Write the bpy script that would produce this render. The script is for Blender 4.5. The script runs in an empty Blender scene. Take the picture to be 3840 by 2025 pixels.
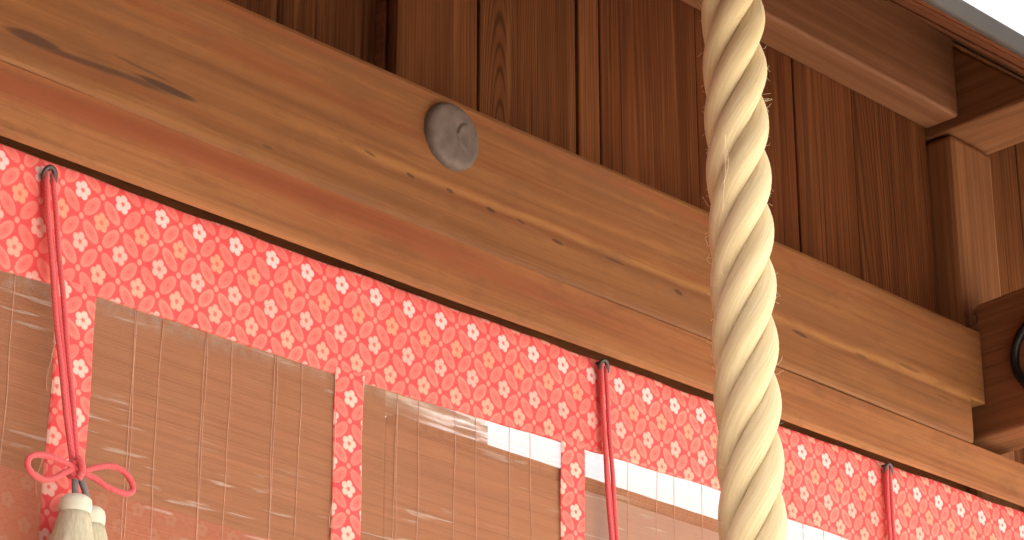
import bpy, bmesh, math, random
from mathutils import Vector, Matrix

random.seed(7)
scene = bpy.context.scene
COL = scene.collection
rad = math.radians

# ------------------------------------------------------------------ camera
cam_d = bpy.data.cameras.new('camera')
cam_d.sensor_width = 36.0
cam_d.lens = 36.0 * 9556.0 / 3840.0
cam_d.clip_start = 0.05
cam_d.clip_end = 5000
cam = bpy.data.objects.new('camera', cam_d)
COL.objects.link(cam)
cam.location = (0, 0, 1.6)
cam.rotation_euler = (rad(90 + 23.1), 0, rad(-45.0))
scene.camera = cam

# ------------------------------------------------------------------ sky, sun, exposure
SUN_EL, SUN_AZ = 58.0, -82.0         # azimuth from +Y (behind the building) towards +X: high on the left, behind the added shade wall
world = bpy.data.worlds.new('World')
scene.world = world
world.use_nodes = True
wn = world.node_tree.nodes
wl = world.node_tree.links
bg = wn['Background']
sky = wn.new('ShaderNodeTexSky')
sky.sky_type = 'NISHITA'
sky.sun_disc = False
sky.sun_elevation = rad(SUN_EL)
sky.sun_rotation = rad(SUN_AZ)
sky.air_density = 1.0
sky.dust_density = 6.0
sky.ozone_density = 0.6
haze_hs = wn.new('ShaderNodeHueSaturation')      # thin bright cloud: the blue is mostly washed out
haze_hs.inputs['Saturation'].default_value = 0.28
wl.new(sky.outputs[0], haze_hs.inputs['Color'])
warm = wn.new('ShaderNodeMix')
warm.data_type = 'RGBA'
warm.blend_type = 'MULTIPLY'
warm.inputs[0].default_value = 1.0
warm.inputs[7].default_value = (1.0, 0.965, 0.91, 1.0)
wl.new(haze_hs.outputs[0], warm.inputs[6])
wl.new(warm.outputs[2], bg.inputs[0])
bg.inputs[1].default_value = 0.15

sun_d = bpy.data.lights.new('sun', 'SUN')
sun_d.energy = 5.0
sun_d.angle = rad(0.6)
sun_d.color = (1.0, 0.93, 0.83)
sun = bpy.data.objects.new('sun', sun_d)
COL.objects.link(sun)
sd = Vector((math.sin(rad(SUN_AZ)) * math.cos(rad(SUN_EL)), math.cos(rad(SUN_AZ)) * math.cos(rad(SUN_EL)), math.sin(rad(SUN_EL))))
sun.rotation_euler = (-sd).to_track_quat('-Z', 'Y').to_euler()
sun.location = (0, 0, 12)

scene.view_settings.view_transform = 'Standard'
scene.view_settings.look = 'None'
scene.view_settings.gamma = 1.0
scene.view_settings.use_curve_mapping = False
scene.view_settings.exposure = 1.98
scene.render.engine = 'CYCLES'
scene.cycles.use_denoising = True
scene.cycles.max_bounces = 6
scene.cycles.diffuse_bounces = 4
scene.cycles.glossy_bounces = 2
scene.cycles.use_adaptive_sampling = True
scene.cycles.adaptive_threshold = 0.02
scene.cycles.sample_clamp_indirect = 6.0


# ------------------------------------------------------------------ helpers: objects
def tag(o, label=None, cat=None, group=None, kind=None):
    if label: o['label'] = label
    if cat: o['category'] = cat
    if group: o['group'] = group
    if kind: o['kind'] = kind
    return o


def empty(name, loc):
    o = bpy.data.objects.new(name, None)
    o.empty_display_size = 0.05
    COL.objects.link(o)
    o.location = loc
    return o


def wloc(o):
    v = Vector((0, 0, 0))
    while o is not None:
        v += Vector(o.location)
        o = o.parent
    return v


def obj(name, bm, mat, parent=None, loc=None, smooth=False):
    """link a bmesh given in world coordinates as one mesh object"""
    base = Vector(loc) if loc is not None else None
    if base is None:
        if bm.verts:
            xs = [v.co for v in bm.verts]
            base = sum(xs, Vector()) / len(xs)
        else:
            base = Vector()
    for v in bm.verts:
        v.co -= base
    me = bpy.data.meshes.new(name)
    bm.normal_update()
    bm.to_mesh(me)
    bm.free()
    if smooth:
        for p in me.polygons:
            p.use_smooth = True
    me.materials.append(mat)
    o = bpy.data.objects.new(name, me)
    COL.objects.link(o)
    if parent is not None:
        o.parent = parent
        o.location = base - wloc(parent)
    else:
        o.location = base
    return o


def box(bm, x0, x1, y0, y1, z0, z1):
    c = [(x0, y0, z0), (x1, y0, z0), (x1, y1, z0), (x0, y1, z0), (x0, y0, z1), (x1, y0, z1), (x1, y1, z1), (x0, y1, z1)]
    v = [bm.verts.new(p) for p in c]
    fs = []
    for f in ((3, 2, 1, 0), (4, 5, 6, 7), (0, 1, 5, 4), (1, 2, 6, 5), (2, 3, 7, 6), (3, 0, 4, 7)):
        fs.append(bm.faces.new([v[i] for i in f]))
    return v


def bevel(bm, w, seg=2):
    bmesh.ops.bevel(bm, geom=list(bm.edges), offset=w, segments=seg, profile=0.5, affect='EDGES', clamp_overlap=True)


def boxobj(name, dims, mat, parent=None, bev=0.003, jitter=0.0, cuts=0, axis=0):
    bm = bmesh.new()
    box(bm, *dims)
    if bev:
        bevel(bm, bev)
    return obj(name, bm, mat, parent)


def prism_x(bm, poly, x0, x1, nseg=1, wob=None):
    """extrude a closed (y,z) polygon along X"""
    rings = []
    for i in range(nseg + 1):
        x = x0 + (x1 - x0) * i / nseg
        ring = []
        for (y, z) in poly:
            dy, dz = wob(x, y, z) if wob else (0, 0)
            ring.append(bm.verts.new((x, y + dy, z + dz)))
        rings.append(ring)
    n = len(poly)
    for a, b in zip(rings[:-1], rings[1:]):
        for k in range(n):
            bm.faces.new((a[k], a[(k + 1) % n], b[(k + 1) % n], b[k]))
    bm.faces.new(list(reversed(rings[0])))
    bm.faces.new(rings[-1])
    bmesh.ops.recalc_face_normals(bm, faces=list(bm.faces))


def tube(bm, pts, r, sides=8, closed=False, caps=True, uv=False):
    """tube along points; r number or list"""
    pts = [Vector(p) for p in pts]
    n = len(pts)
    rs = r if isinstance(r, (list, tuple)) else [r] * n
    rings = []
    prev = None
    for i in range(n):
        if closed:
            t = pts[(i + 1) % n] - pts[i - 1]
        else:
            t = pts[min(i + 1, n - 1)] - pts[max(i - 1, 0)]
        t.normalize()
        if prev is None:
            a = Vector((0, 0, 1)) if abs(t.z) < 0.9 else Vector((0, 1, 0))
            u = t.cross(a).normalized()
        else:
            u = (prev - t * prev.dot(t)).normalized()
        prev = u
        w = t.cross(u)
        rings.append([bm.verts.new(pts[i] + (u * math.cos(2 * math.pi * k / sides) + w * math.sin(2 * math.pi * k / sides)) * rs[i]) for k in range(sides)])
    pairs = list(zip(rings[:-1], rings[1:]))
    if closed:
        pairs.append((rings[-1], rings[0]))
    for a, b in pairs:
        for k in range(sides):
            bm.faces.new((a[k], a[(k + 1) % sides], b[(k + 1) % sides], b[k]))
    if caps and not closed:
        bm.faces.new(list(reversed(rings[0])))
        bm.faces.new(rings[-1])
    return rings


def smoothpath(pts, n=8, closed=False):
    """Catmull-Rom through points"""
    P = [Vector(p) for p in pts]
    out = []
    m = len(P)
    rng = m if closed else m - 1
    for i in range(rng):
        if closed:
            p0, p1, p2, p3 = P[i - 1], P[i], P[(i + 1) % m], P[(i + 2) % m]
        else:
            p0, p1, p2, p3 = P[max(i - 1, 0)], P[i], P[i + 1], P[min(i + 2, m - 1)]
        for k in range(n):
            t = k / n
            out.append(0.5 * ((2 * p1) + (-p0 + p2) * t + (2 * p0 - 5 * p1 + 4 * p2 - p3) * t * t + (-p0 + 3 * p1 - 3 * p2 + p3) * t ** 3))
    if not closed:
        out.append(P[-1])
    return out


# ------------------------------------------------------------------ helpers: shader expressions
class E:
    """socket wrapper with operators that add Math nodes"""
    def __init__(s, tree, v):
        s.t = tree
        s.v = v

    def _m(s, op, *a, clamp=False):
        n = s.t.nodes.new('ShaderNodeMath')
        n.operation = op
        n.use_clamp = clamp
        for i, x in enumerate(a):
            x = x.v if isinstance(x, E) else x
            if isinstance(x, (int, float)):
                n.inputs[i].default_value = x
            else:
                s.t.links.new(x, n.inputs[i])
        return E(s.t, n.outputs[0])

    def __add__(s, o): return s._m('ADD', s, o)
    def __radd__(s, o): return s._m('ADD', o, s)
    def __sub__(s, o): return s._m('SUBTRACT', s, o)
    def __rsub__(s, o): return s._m('SUBTRACT', o, s)
    def __mul__(s, o): return s._m('MULTIPLY', s, o)
    def __rmul__(s, o): return s._m('MULTIPLY', o, s)
    def __truediv__(s, o): return s._m('DIVIDE', s, o)
    def abs(s): return s._m('ABSOLUTE', s)
    def sqrt(s): return s._m('SQRT', s)
    def sin(s): return s._m('SINE', s)
    def round(s): return s._m('ROUND', s)
    def floor(s): return s._m('FLOOR', s)
    def min(s, o): return s._m('MINIMUM', s, o)
    def max(s, o): return s._m('MAXIMUM', s, o)
    def pow(s, o): return s._m('POWER', s, o)
    def clamp(s): return s._m('ADD', s, 0.0, clamp=True)
    def lt(s, o): return s._m('LESS_THAN', s, o)

    def step(s, lo, hi):
        n = s.t.nodes.new('ShaderNodeMapRange')
        n.interpolation_type = 'SMOOTHSTEP'
        n.inputs['From Min'].default_value = min(lo, hi)
        n.inputs['From Max'].default_value = max(lo, hi)
        n.inputs['To Min'].default_value = 0.0 if lo < hi else 1.0
        n.inputs['To Max'].default_value = 1.0 if lo < hi else 0.0
        s.t.links.new(s.v, n.inputs['Value'])
        return E(s.t, n.outputs['Result'])


class Mat:
    def __init__(s, name):
        s.m = bpy.data.materials.new(name)
        s.m.use_nodes = True
        s.t = s.m.node_tree
        s.n = s.t.nodes
        s.l = s.t.links
        s.b = s.n['Principled BSDF']

    def pos(s):
        g = s.n.new('ShaderNodeNewGeometry')
        sp = s.n.new('ShaderNodeSeparateXYZ')
        s.l.new(g.outputs['Position'], sp.inputs[0])
        return [E(s.t, sp.outputs[i]) for i in range(3)]

    def vec(s, x, y, z):
        c = s.n.new('ShaderNodeCombineXYZ')
        for i, q in enumerate((x, y, z)):
            if isinstance(q, E):
                s.l.new(q.v, c.inputs[i])
            else:
                c.inputs[i].default_value = q
        return c.outputs[0]

    def noise(s, vec, scale=1.0, detail=3.0, rough=0.5, dist=0.0):
        n = s.n.new('ShaderNodeTexNoise')
        n.inputs['Scale'].default_value = scale
        n.inputs['Detail'].default_value = detail
        n.inputs['Roughness'].default_value = rough
        n.inputs['Distortion'].default_value = dist
        s.l.new(vec, n.inputs['Vector'])
        return E(s.t, n.outputs['Fac'])

    def mix(s, fac, a, b, mode='MIX'):
        n = s.n.new('ShaderNodeMix')
        n.data_type = 'RGBA'
        n.blend_type = mode
        for sock, q in ((n.inputs[0], fac), (n.inputs[6], a), (n.inputs[7], b)):
            if isinstance(q, E):
                s.l.new(q.v, sock)
            elif isinstance(q, tuple):
                sock.default_value = q if len(q) == 4 else (*q, 1.0)
            elif isinstance(q, (int, float)):
                sock.default_value = q
            else:
                s.l.new(q, sock)
        return n.outputs[2]

    def color(s, c):
        if isinstance(c, tuple):
            s.b.inputs['Base Color'].default_value = (*c, 1.0)
        else:
            s.l.new(c, s.b.inputs['Base Color'])

    def rough(s, r, spec=0.5):
        if isinstance(r, E):
            s.l.new(r.v, s.b.inputs['Roughness'])
        else:
            s.b.inputs['Roughness'].default_value = r
        s.b.inputs['Specular IOR Level'].default_value = spec

    def bump(s, h, strength=0.3, dist=0.002):
        n = s.n.new('ShaderNodeBump')
        n.inputs['Strength'].default_value = strength
        n.inputs['Distance'].default_value = dist
        s.l.new(h.v, n.inputs['Height'])
        s.l.new(n.outputs[0], s.b.inputs['Normal'])


def wood(name, dark, mid, light, axis='x', a0=0.0, b0=0.0, tilt=(0.01, 0.02), freq=120.0, ring=0.6, seed=0.0,
         spec=0.25, rough=0.62, fibre=0.5, extra=None, blot=0.35, bump=0.35, warp=0.012, tone=0.78):
    """solid timber: growth rings about a tilted pith line, fibres stretched along the grain"""
    M = Mat(name)
    x, y, z = M.pos()
    if axis == 'x': L, a, b = x, z, y
    elif axis == 'y': L, a, b = y, z, x
    else: L, a, b = z, x, y
    n1 = M.noise(M.vec(L * 1.6 + seed, a * 9.0, b * 9.0), 1.0, 3.0)
    n2 = M.noise(M.vec(L * 1.1 + seed + 31.0, a * 7.0, b * 7.0), 1.0, 2.0)
    aa = a - a0 + (n1 - 0.5) * (warp * 2.0) + L * tilt[0]
    bb = b - b0 + (n2 - 0.5) * (warp * 2.0) + L * tilt[1]
    r = (aa * aa + bb * bb).sqrt()
    rn = M.noise(M.vec(r * 55.0 + seed, L * 0.5, 0.0), 1.0, 3.0)
    ph = r * (freq * 6.2832) + rn * 16.0
    wv = (ph.sin() * 0.5 + 0.5)
    late = wv.pow(3.0)                                   # thin dark late-wood lines
    fib = M.noise(M.vec(L * 5.0 + seed, a * 420.0, b * 420.0), 1.0, 4.0, 0.65)
    streak = M.noise(M.vec(L * 0.9 + seed * 2.0, a * 38.0, b * 38.0), 1.0, 4.0, 0.6)
    big = M.noise(M.vec(L * 2.2 + seed, a * 11.0, b * 11.0), 1.0, 4.0, 0.6)
    c = M.mix(streak.step(0.3, 0.72), mid, light)
    c = M.mix((late * ring).clamp(), c, dark)
    c = M.mix((fib.step(0.5, 0.78) * fibre * 0.7).clamp(), c, dark)
    c = M.mix((big.step(0.45, 0.75) * blot).clamp(), c, dark)
    if extra:
        c = extra(M, c, x, y, z)
    c = M.mix(1.0, c, (tone, tone * 0.97, tone * 0.85), 'MULTIPLY')
    M.color(c)
    M.rough((fib * 0.25 + (rough - 0.12)), spec)
    M.bump(fib + streak * 0.5, bump, 0.0016)
    return M.m


# ------------------------------------------------------------------ materials
CEDAR_D = (0.150, 0.052, 0.020)
CEDAR_M = (0.330, 0.128, 0.052)
CEDAR_L = (0.430, 0.185, 0.078)


def mottle(M, c, x, y, z):
    """handling, water stains and bleached patches of old timber"""
    a = M.noise(M.vec(x * 9.0 + 2.0, y * 30.0, z * 24.0), 1.0, 5.0, 0.7)
    b = M.noise(M.vec(x * 4.0 + 8.0, y * 30.0, z * 34.0), 1.0, 5.0, 0.7)
    c = M.mix(a.step(0.48, 0.68) * 0.42, c, (0.20, 0.086, 0.040))
    return M.mix(b.step(0.52, 0.70) * 0.40, c, (0.42, 0.195, 0.085))


def beam_marks(M, c, x, y, z):
    """weathering of the long beam: cracks, a knot, gouges and red-brown bands along the grain"""
    wob = M.noise(M.vec(x * 6.0, 0.0, z * 20.0), 1.0, 3.0)
    # long check running from the knot
    zc = 3.1665 + (x - 1.70) * 0.035 + (wob - 0.5) * 0.012
    d = (z - zc).abs()
    along = x.step(1.58, 1.68) * x.step(1.90, 1.80)
    crack = d.step(0.0075, 0.0015) * along * 0.75
    # lens shaped scars
    for (cx, cz, lx, lz, rot, st) in ((1.625, 3.167, 0.055, 0.010, -0.10, 0.85), (1.842, 3.176, 0.062, 0.0075, -0.12, 0.9), (1.80, 3.190, 0.06, 0.003, -0.2, 0.5),
                                  (2.02, 3.150, 0.012, 0.003, -0.1, 0.55), (2.21, 3.205, 0.014, 0.003, -0.5, 0.6), (2.29, 3.196, 0.010, 0.004, -0.5, 0.7), (2.37, 3.197, 0.010, 0.004, -0.4, 0.7),
                                  (2.455, 3.193, 0.012, 0.004, -0.3, 0.8), (2.52, 3.195, 0.011, 0.003, -0.5, 0.7), (2.60, 3.186, 0.016, 0.004, -0.3, 0.8),
                                  (2.73, 3.193, 0.03, 0.003, -0.1, 0.6), (2.88, 3.183, 0.012, 0.005, -0.5, 0.8), (3.00, 3.19, 0.02, 0.003, -0.2, 0.5),
                                  (3.19, 3.198, 0.024, 0.005, -0.25, 0.75), (3.36, 3.205, 0.02, 0.004, -0.1, 0.5), (3.50, 3.22, 0.04, 0.004, -0.1, 0.5), (3.60, 3.19, 0.03, 0.003, -0.2, 0.4)):
        dx = x - cx
        dz = z - cz - dx * rot * 0.3 + (wob - 0.5) * lz * 1.2
        q = ((dx / lx) * (dx / lx) + (dz / lz) * (dz / lz))
        crack = crack.max(q.step(1.0, 0.25) * st)
    # pale strip of worn wood above the gouges
    zl = 3.207 + (x - 2.9) * 0.006 + (wob - 0.5) * 0.018
    pale = (z - zl).abs().step(0.012, 0.001) * x.step(1.9, 2.3) * 0.55
    # broad red-brown heartwood bands
    r1 = M.noise(M.vec(x * 0.7, 0.0, z * 26.0 + 4.0), 1.0, 3.0)
    red = r1.step(0.5, 0.72) * 0.55
    c = M.mix(red, c, (0.33, 0.085, 0.035))
    c = M.mix(pale, c, (0.52, 0.26, 0.10))
    o1 = M.noise(M.vec(x * 0.9 + 9.0, 0.0, z * 40.0), 1.0, 3.0)
    c = M.mix(o1.step(0.55, 0.75) * 0.4, c, (0.46, 0.20, 0.07))
    c = mottle(M, c, x, y, z)
    g1 = M.noise(M.vec(x * 2.5 + 3.0, 0.0, z * 15.0), 1.0, 4.0, 0.65)
    c = M.mix(g1.step(0.5, 0.72) * 0.5, c, (0.24, 0.115, 0.068))
    h1 = M.noise(M.vec(x * 1.3 + 17.0, 0.0, z * 90.0), 1.0, 3.0, 0.6)
    c = M.mix(h1.step(0.58, 0.72) * 0.45, c, (0.17, 0.062, 0.026))
    return M.mix(crack, c, (0.085, 0.042, 0.030))


def lintel_marks(M, c, x, y, z):
    wob = M.noise(M.vec(x * 1.2, 0.0, z * 12.0), 1.0, 3.0)
    red = (z - 3.094 + (wob - 0.5) * 0.05).abs().step(0.030, 0.004) * x.step(3.1, 2.1) * 0.75
    c = mottle(M, c, x, y, z)
    c = M.mix(red, c, (0.30, 0.072, 0.032))
    w2 = M.noise(M.vec(x * 0.8 + 4.0, 0.0, z * 50.0), 1.0, 3.0, 0.6)
    return M.mix(w2.step(0.48, 0.7) * 0.5, c, (0.20, 0.075, 0.032))


m_beam = wood('beam_cedar', CEDAR_D, (0.262, 0.106, 0.042), (0.345, 0.150, 0.060), 'x', 3.05, 2.75, (0.010, 0.006), 60.0, 0.25, 3.0, extra=beam_marks, tone=0.69, blot=0.30, fibre=0.30, bump=0.25)
m_lintel = wood('lintel_cedar', CEDAR_D, (0.37, 0.135, 0.056), (0.47, 0.20, 0.085), 'x', 3.3, 2.8, (0.006, 0.01), 60.0, 0.2, 11.0, extra=lintel_marks, tone=0.70, blot=0.2, fibre=0.3, bump=0.25)
m_upper = wood('upper_beam_cedar', CEDAR_D, (0.24, 0.095, 0.048), (0.33, 0.145, 0.076), 'x', 4.2, 2.7, (0.006, 0.01), 70.0, 0.2, 19.0, blot=0.3, fibre=0.3)
m_cross = wood('cross_beam_cedar', CEDAR_D, (0.25, 0.10, 0.045), (0.34, 0.145, 0.065), 'y', 4.0, 3.9, (0.012, 0.03), 45.0, 0.45, 23.0, blot=0.35)
m_post = wood('post_cedar', CEDAR_D, (0.30, 0.125, 0.058), (0.40, 0.18, 0.086), 'z', 3.70, 2.70, (0.006, 0.01), 90.0, 0.3, 27.0, blot=0.25)
m_bracket = wood('bracket_cedar', (0.08, 0.032, 0.016), (0.22, 0.083, 0.036), (0.30, 0.120, 0.055), 'y', 3.2, 3.8, (0.03, 0.03), 50.0, 0.3, 33.0, blot=0.35)
m_old = wood('roof_cedar', (0.09, 0.035, 0.015), (0.22, 0.085, 0.038), (0.30, 0.12, 0.055), 'y', 4.0, 3.0, (0.01, 0.02), 80.0, 0.3, 41.0)
m_inner = wood('inner_cedar', (0.12, 0.05, 0.025), (0.33, 0.16, 0.08), (0.43, 0.22, 0.12), 'x', 4.0, 5.2, (0.01, 0.02), 60.0, 0.3, 47.0, tone=1.1)
m_innerp = wood('inner_post_cedar', (0.12, 0.05, 0.025), (0.36, 0.17, 0.08), (0.46, 0.24, 0.12), 'z', 4.0, 5.2, (0.01, 0.02), 60.0, 0.3, 49.0)


def plain(name, c, rough=0.6, spec=0.4, metal=0.0, var=0.15, scale=60.0, bump=0.2, bd=0.001):
    M = Mat(name)
    x, y, z = M.pos()
    n = M.noise(M.vec(x, y, z), scale, 4.0, 0.6)
    n2 = M.noise(M.vec(x, y, z), scale * 0.2, 3.0, 0.6)
    f = (n * 0.6 + n2 * 0.6)
    c2 = tuple(q * (1.0 - var * 1.6) for q in c)
    c1 = tuple(min(q * (1.0 + var * 0.6), 1.0) for q in c)
    M.color(M.mix(f.step(0.35, 0.85), c1, c2))
    M.rough(rough, spec)
    M.b.inputs['Metallic'].default_value = metal
    M.bump(n, bump, bd)
    return M.m


m_boss = plain('nail_cover_bronze', (0.150, 0.113, 0.098), 0.68, 0.5, 0.35, 0.22, 55.0, 0.35)
m_iron = plain('iron', (0.10, 0.085, 0.082), 0.5, 0.5, 0.6, 0.2, 90.0, 0.3)
m_ring = plain('black_iron', (0.022, 0.020, 0.020), 0.42, 0.5, 0.7, 0.2, 90.0, 0.3)
m_fascia = plain('grey_roof_metal', (0.046, 0.039, 0.035), 0.7, 0.3, 0.0, 0.15, 25.0, 0.1)
m_inner_pale = plain('pale_inner_wall', (0.50, 0.42, 0.41), 0.9, 0.2, 0.0, 0.12, 6.0, 0.2)
m_roof = plain('roof_bark', (0.09, 0.075, 0.06), 0.9, 0.2, 0.0, 0.2, 30.0, 0.4)
m_thread = plain('thread_cotton', (0.72, 0.42, 0.31), 0.8, 0.2, 0.0, 0.15, 200.0, 0.1)
m_grey = plain('grey_cord', (0.20, 0.175, 0.185), 0.8, 0.2, 0.0, 0.15, 300.0, 0.3)


def cord_material():
    M = Mat('red_cord_silk')
    x, y, z = M.pos()
    n = M.noise(M.vec(x * 350.0, y * 350.0, z * 120.0), 1.0, 3.0)
    tw = ((x * 900.0 + z * 1100.0).sin() * 0.5 + 0.5)
    M.color(M.mix((n * 0.6 + tw * 0.3).clamp(), (0.74, 0.13, 0.145), (0.56, 0.060, 0.070)))
    M.rough(0.7, 0.3)
    M.b.inputs['Sheen Weight'].default_value = 0.25
    M.bump(tw * 0.7 + n * 0.4, 0.4, 0.0006)
    return M.m


m_cord = cord_material()


def tassel_material():
    M = Mat('cream_tassel_silk')
    x, y, z = M.pos()
    n = M.noise(M.vec(x * 420.0, y * 420.0, z * 9.0), 1.0, 4.0, 0.6)
    M.color(M.mix(n.step(0.3, 0.75), (0.60, 0.56, 0.43), (0.47, 0.42, 0.29)))
    M.rough(0.65, 0.3)
    M.bump(n, 0.5, 0.0015)
    return M.m


m_tassel = tassel_material()
m_cap = plain('white_tassel_binding', (0.68, 0.67, 0.56), 0.7, 0.3, 0.0, 0.06, 120.0, 0.2)


def rope_material():
    M = Mat('hemp_rope')
    uvn = M.n.new('ShaderNodeUVMap')
    sp = M.n.new('ShaderNodeSeparateXYZ')
    M.l.new(uvn.outputs[0], sp.inputs[0])
    u, v = E(M.t, sp.outputs[0]), E(M.t, sp.outputs[1])     # u round the strand (0..1), v metres along
    # yarns lie a little oblique to the strand
    k = (u * 6.2832)
    cx, cy = (k + v * 9.0).sin(), (k + v * 9.0 + 1.5708).sin()
    f1 = M.noise(M.vec(cx * 7.0, cy * 7.0, v * 9.0), 1.0, 4.0, 0.62)
    f2 = M.noise(M.vec(cx * 26.0, cy * 26.0, v * 26.0), 1.0, 3.0, 0.6)
    big = M.noise(M.vec(cx * 0.8, cy * 0.8, v * 6.0), 1.0, 3.0, 0.5)
    c = M.mix(f1.step(0.25, 0.75), (0.66, 0.56, 0.36), (0.55, 0.43, 0.235))
    c = M.mix(f2.step(0.55, 0.85) * 0.4, c, (0.38, 0.29, 0.15))
    c = M.mix(big.step(0.5, 0.8) * 0.35, c, (0.48, 0.38, 0.205))
    M.color(c)
    M.rough(0.75, 0.25)
    M.b.inputs['Sheen Weight'].default_value = 0.2
    M.bump(f1 * 0.7 + f2 * 0.4, 0.45, 0.0022)
    return M.m


m_rope = rope_material()
m_hair = plain('rope_fibre', (0.80, 0.68, 0.46), 0.8, 0.2, 0.0, 0.1, 100.0, 0.0)


def brocade(name, sx, sz, x0, z0, rowcol=True, fade=0.0):
    """printed cotton: plum blossoms on a square-centred lattice with leaves between them"""
    M = Mat(name)
    x, y, z = M.pos()
    # slight slackness of the weave
    wn_ = M.noise(M.vec(x * 9.0, y * 9.0, z * 9.0), 1.0, 2.0)
    u = (x - x0) / sx + (wn_ - 0.5) * 0.05
    v = (z - z0) / sz + (wn_ - 0.5) * 0.03

    def petals(du, dv, rot, rp, dist):
        best = None
        for k in range(5):
            a = rot + 2 * math.pi * k / 5
            px = du - math.cos(a) * dist
            pz = dv - math.sin(a) * dist
            q = px * px + pz * pz
            best = q if best is None else best.min(q)
        return best.sqrt().step(rp + 0.022, rp - 0.018)

    uA, vA = u - u.round(), v - v.round()                      # lattice A: integer points
    u2, v2 = u - 0.5, v - 0.5
    uB, vB = u2 - u2.round(), v2 - v2.round()                  # lattice B: cell centres
    flA = petals(uA, vA, math.pi / 2 - 0.25, 0.076, 0.116)
    flB = petals(uB, vB, math.pi / 2 - 0.05, 0.076, 0.116)
    # small dot flowers at (.5,0) and (0,.5)
    def dotm(du, dv):
        d = (du * du + dv * dv).sqrt()
        return d.step(0.075, 0.045)
    dots = dotm(uB, vA).max(dotm(uA, vB))
    # leaves: one on each lattice diagonal between the dots
    def leaf(du, dv, s):
        p = (du + dv * s) * 0.7071
        q = (du * -s + dv) * 0.7071
        return ((p / 0.265).pow(2.0) + (q / 0.135).pow(2.0)).sqrt()
    # leaf centres at (.25,.25)+k/2 ; orientation alternates
    h = u * 2.0 - 0.5
    g = v * 2.0 - 0.5
    du = (h - h.round()) * 0.5
    dv = (g - g.round()) * 0.5
    par = (h.round() + g.round()) * 0.5
    par = (par - par.floor()) * 2.0                            # 0 or 1
    l1 = leaf(du, dv, -1.0)
    l2 = leaf(du, dv, 1.0)
    ld = l1 * (1.0 - par) + l2 * par
    leafm = ld.step(1.02, 0.9)
    rim = leafm * ld.step(0.45, 0.75)
    heart = ld.step(0.28, 0.12)
    red = (0.80, 0.074, 0.080)
    fine = M.noise(M.vec(x * 260.0, y * 260.0, z * 260.0), 1.0, 3.0)
    wash = M.noise(M.vec(x * 22.0, y * 22.0, z * 22.0), 1.0, 3.0)
    base = M.mix((wash.step(0.3, 0.7) * 0.5 + fine * 0.2).clamp(), red, (0.84, 0.115, 0.120))
    c = M.mix((leafm * 0.75).clamp(), base, (0.86, 0.20, 0.175))
    c = M.mix((rim * wash.step(0.2, 0.75) * 0.8).clamp(), c, (0.86, 0.27, 0.22))
    c = M.mix((heart * 0.45).clamp(), c, (0.82, 0.08, 0.08))
    c = M.mix((dots * 0.8).clamp(), c, (0.86, 0.34, 0.28))
    if rowcol:
        row = v.round()
        top = row.abs().lt(0.5)
        colA = M.mix(top, (0.84, 0.44, 0.39), (0.86, 0.60, 0.59))
        rB = v2.round()
        colB = M.mix((rB + 1.0).abs().lt(0.5), (0.84, 0.41, 0.32), (0.85, 0.34, 0.23))
    else:
        colA = colB = (0.86, 0.56, 0.48)
    fl_soft = (fine * 0.35 + 0.75).clamp()
    c = M.mix((flB * fl_soft * 0.95).clamp(), c, colB)
    c = M.mix((flA * fl_soft).clamp(), c, colA)
    # stamens
    cen = (uA * uA + vA * vA).sqrt().step(0.035, 0.015).max((uB * uB + vB * vB).sqrt().step(0.035, 0.015))
    c = M.mix((cen * 0.6).clamp(), c, (0.72, 0.22, 0.16))
    if fade:
        c = M.mix(fade, c, (0.50, 0.16, 0.10))
    M.color(c)
    M.rough(0.72, 0.25)
    weave = ((x * 4200.0).sin() * (z * 4200.0).sin())
    M.bump(weave * 0.3 + wash * 1.6, 0.3, 0.0012)
    return M.m


m_band = brocade('red_flower_cloth', 0.0642, 0.0735, 1.7327, 2.9965)
m_strip1 = brocade('red_flower_ribbon', 0.066, 0.066, 1.747, 2.8180, False)
m_strip2 = brocade('red_flower_ribbon', 0.066, 0.066, 2.203, 2.8299, False)
m_strip3 = brocade('red_flower_ribbon', 0.066, 0.066, 2.656, 2.8325, False)
m_innerband = brocade('faded_red_flower_cloth', 0.075, 0.075, 2.45, 2.93, False, 0.72)


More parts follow.
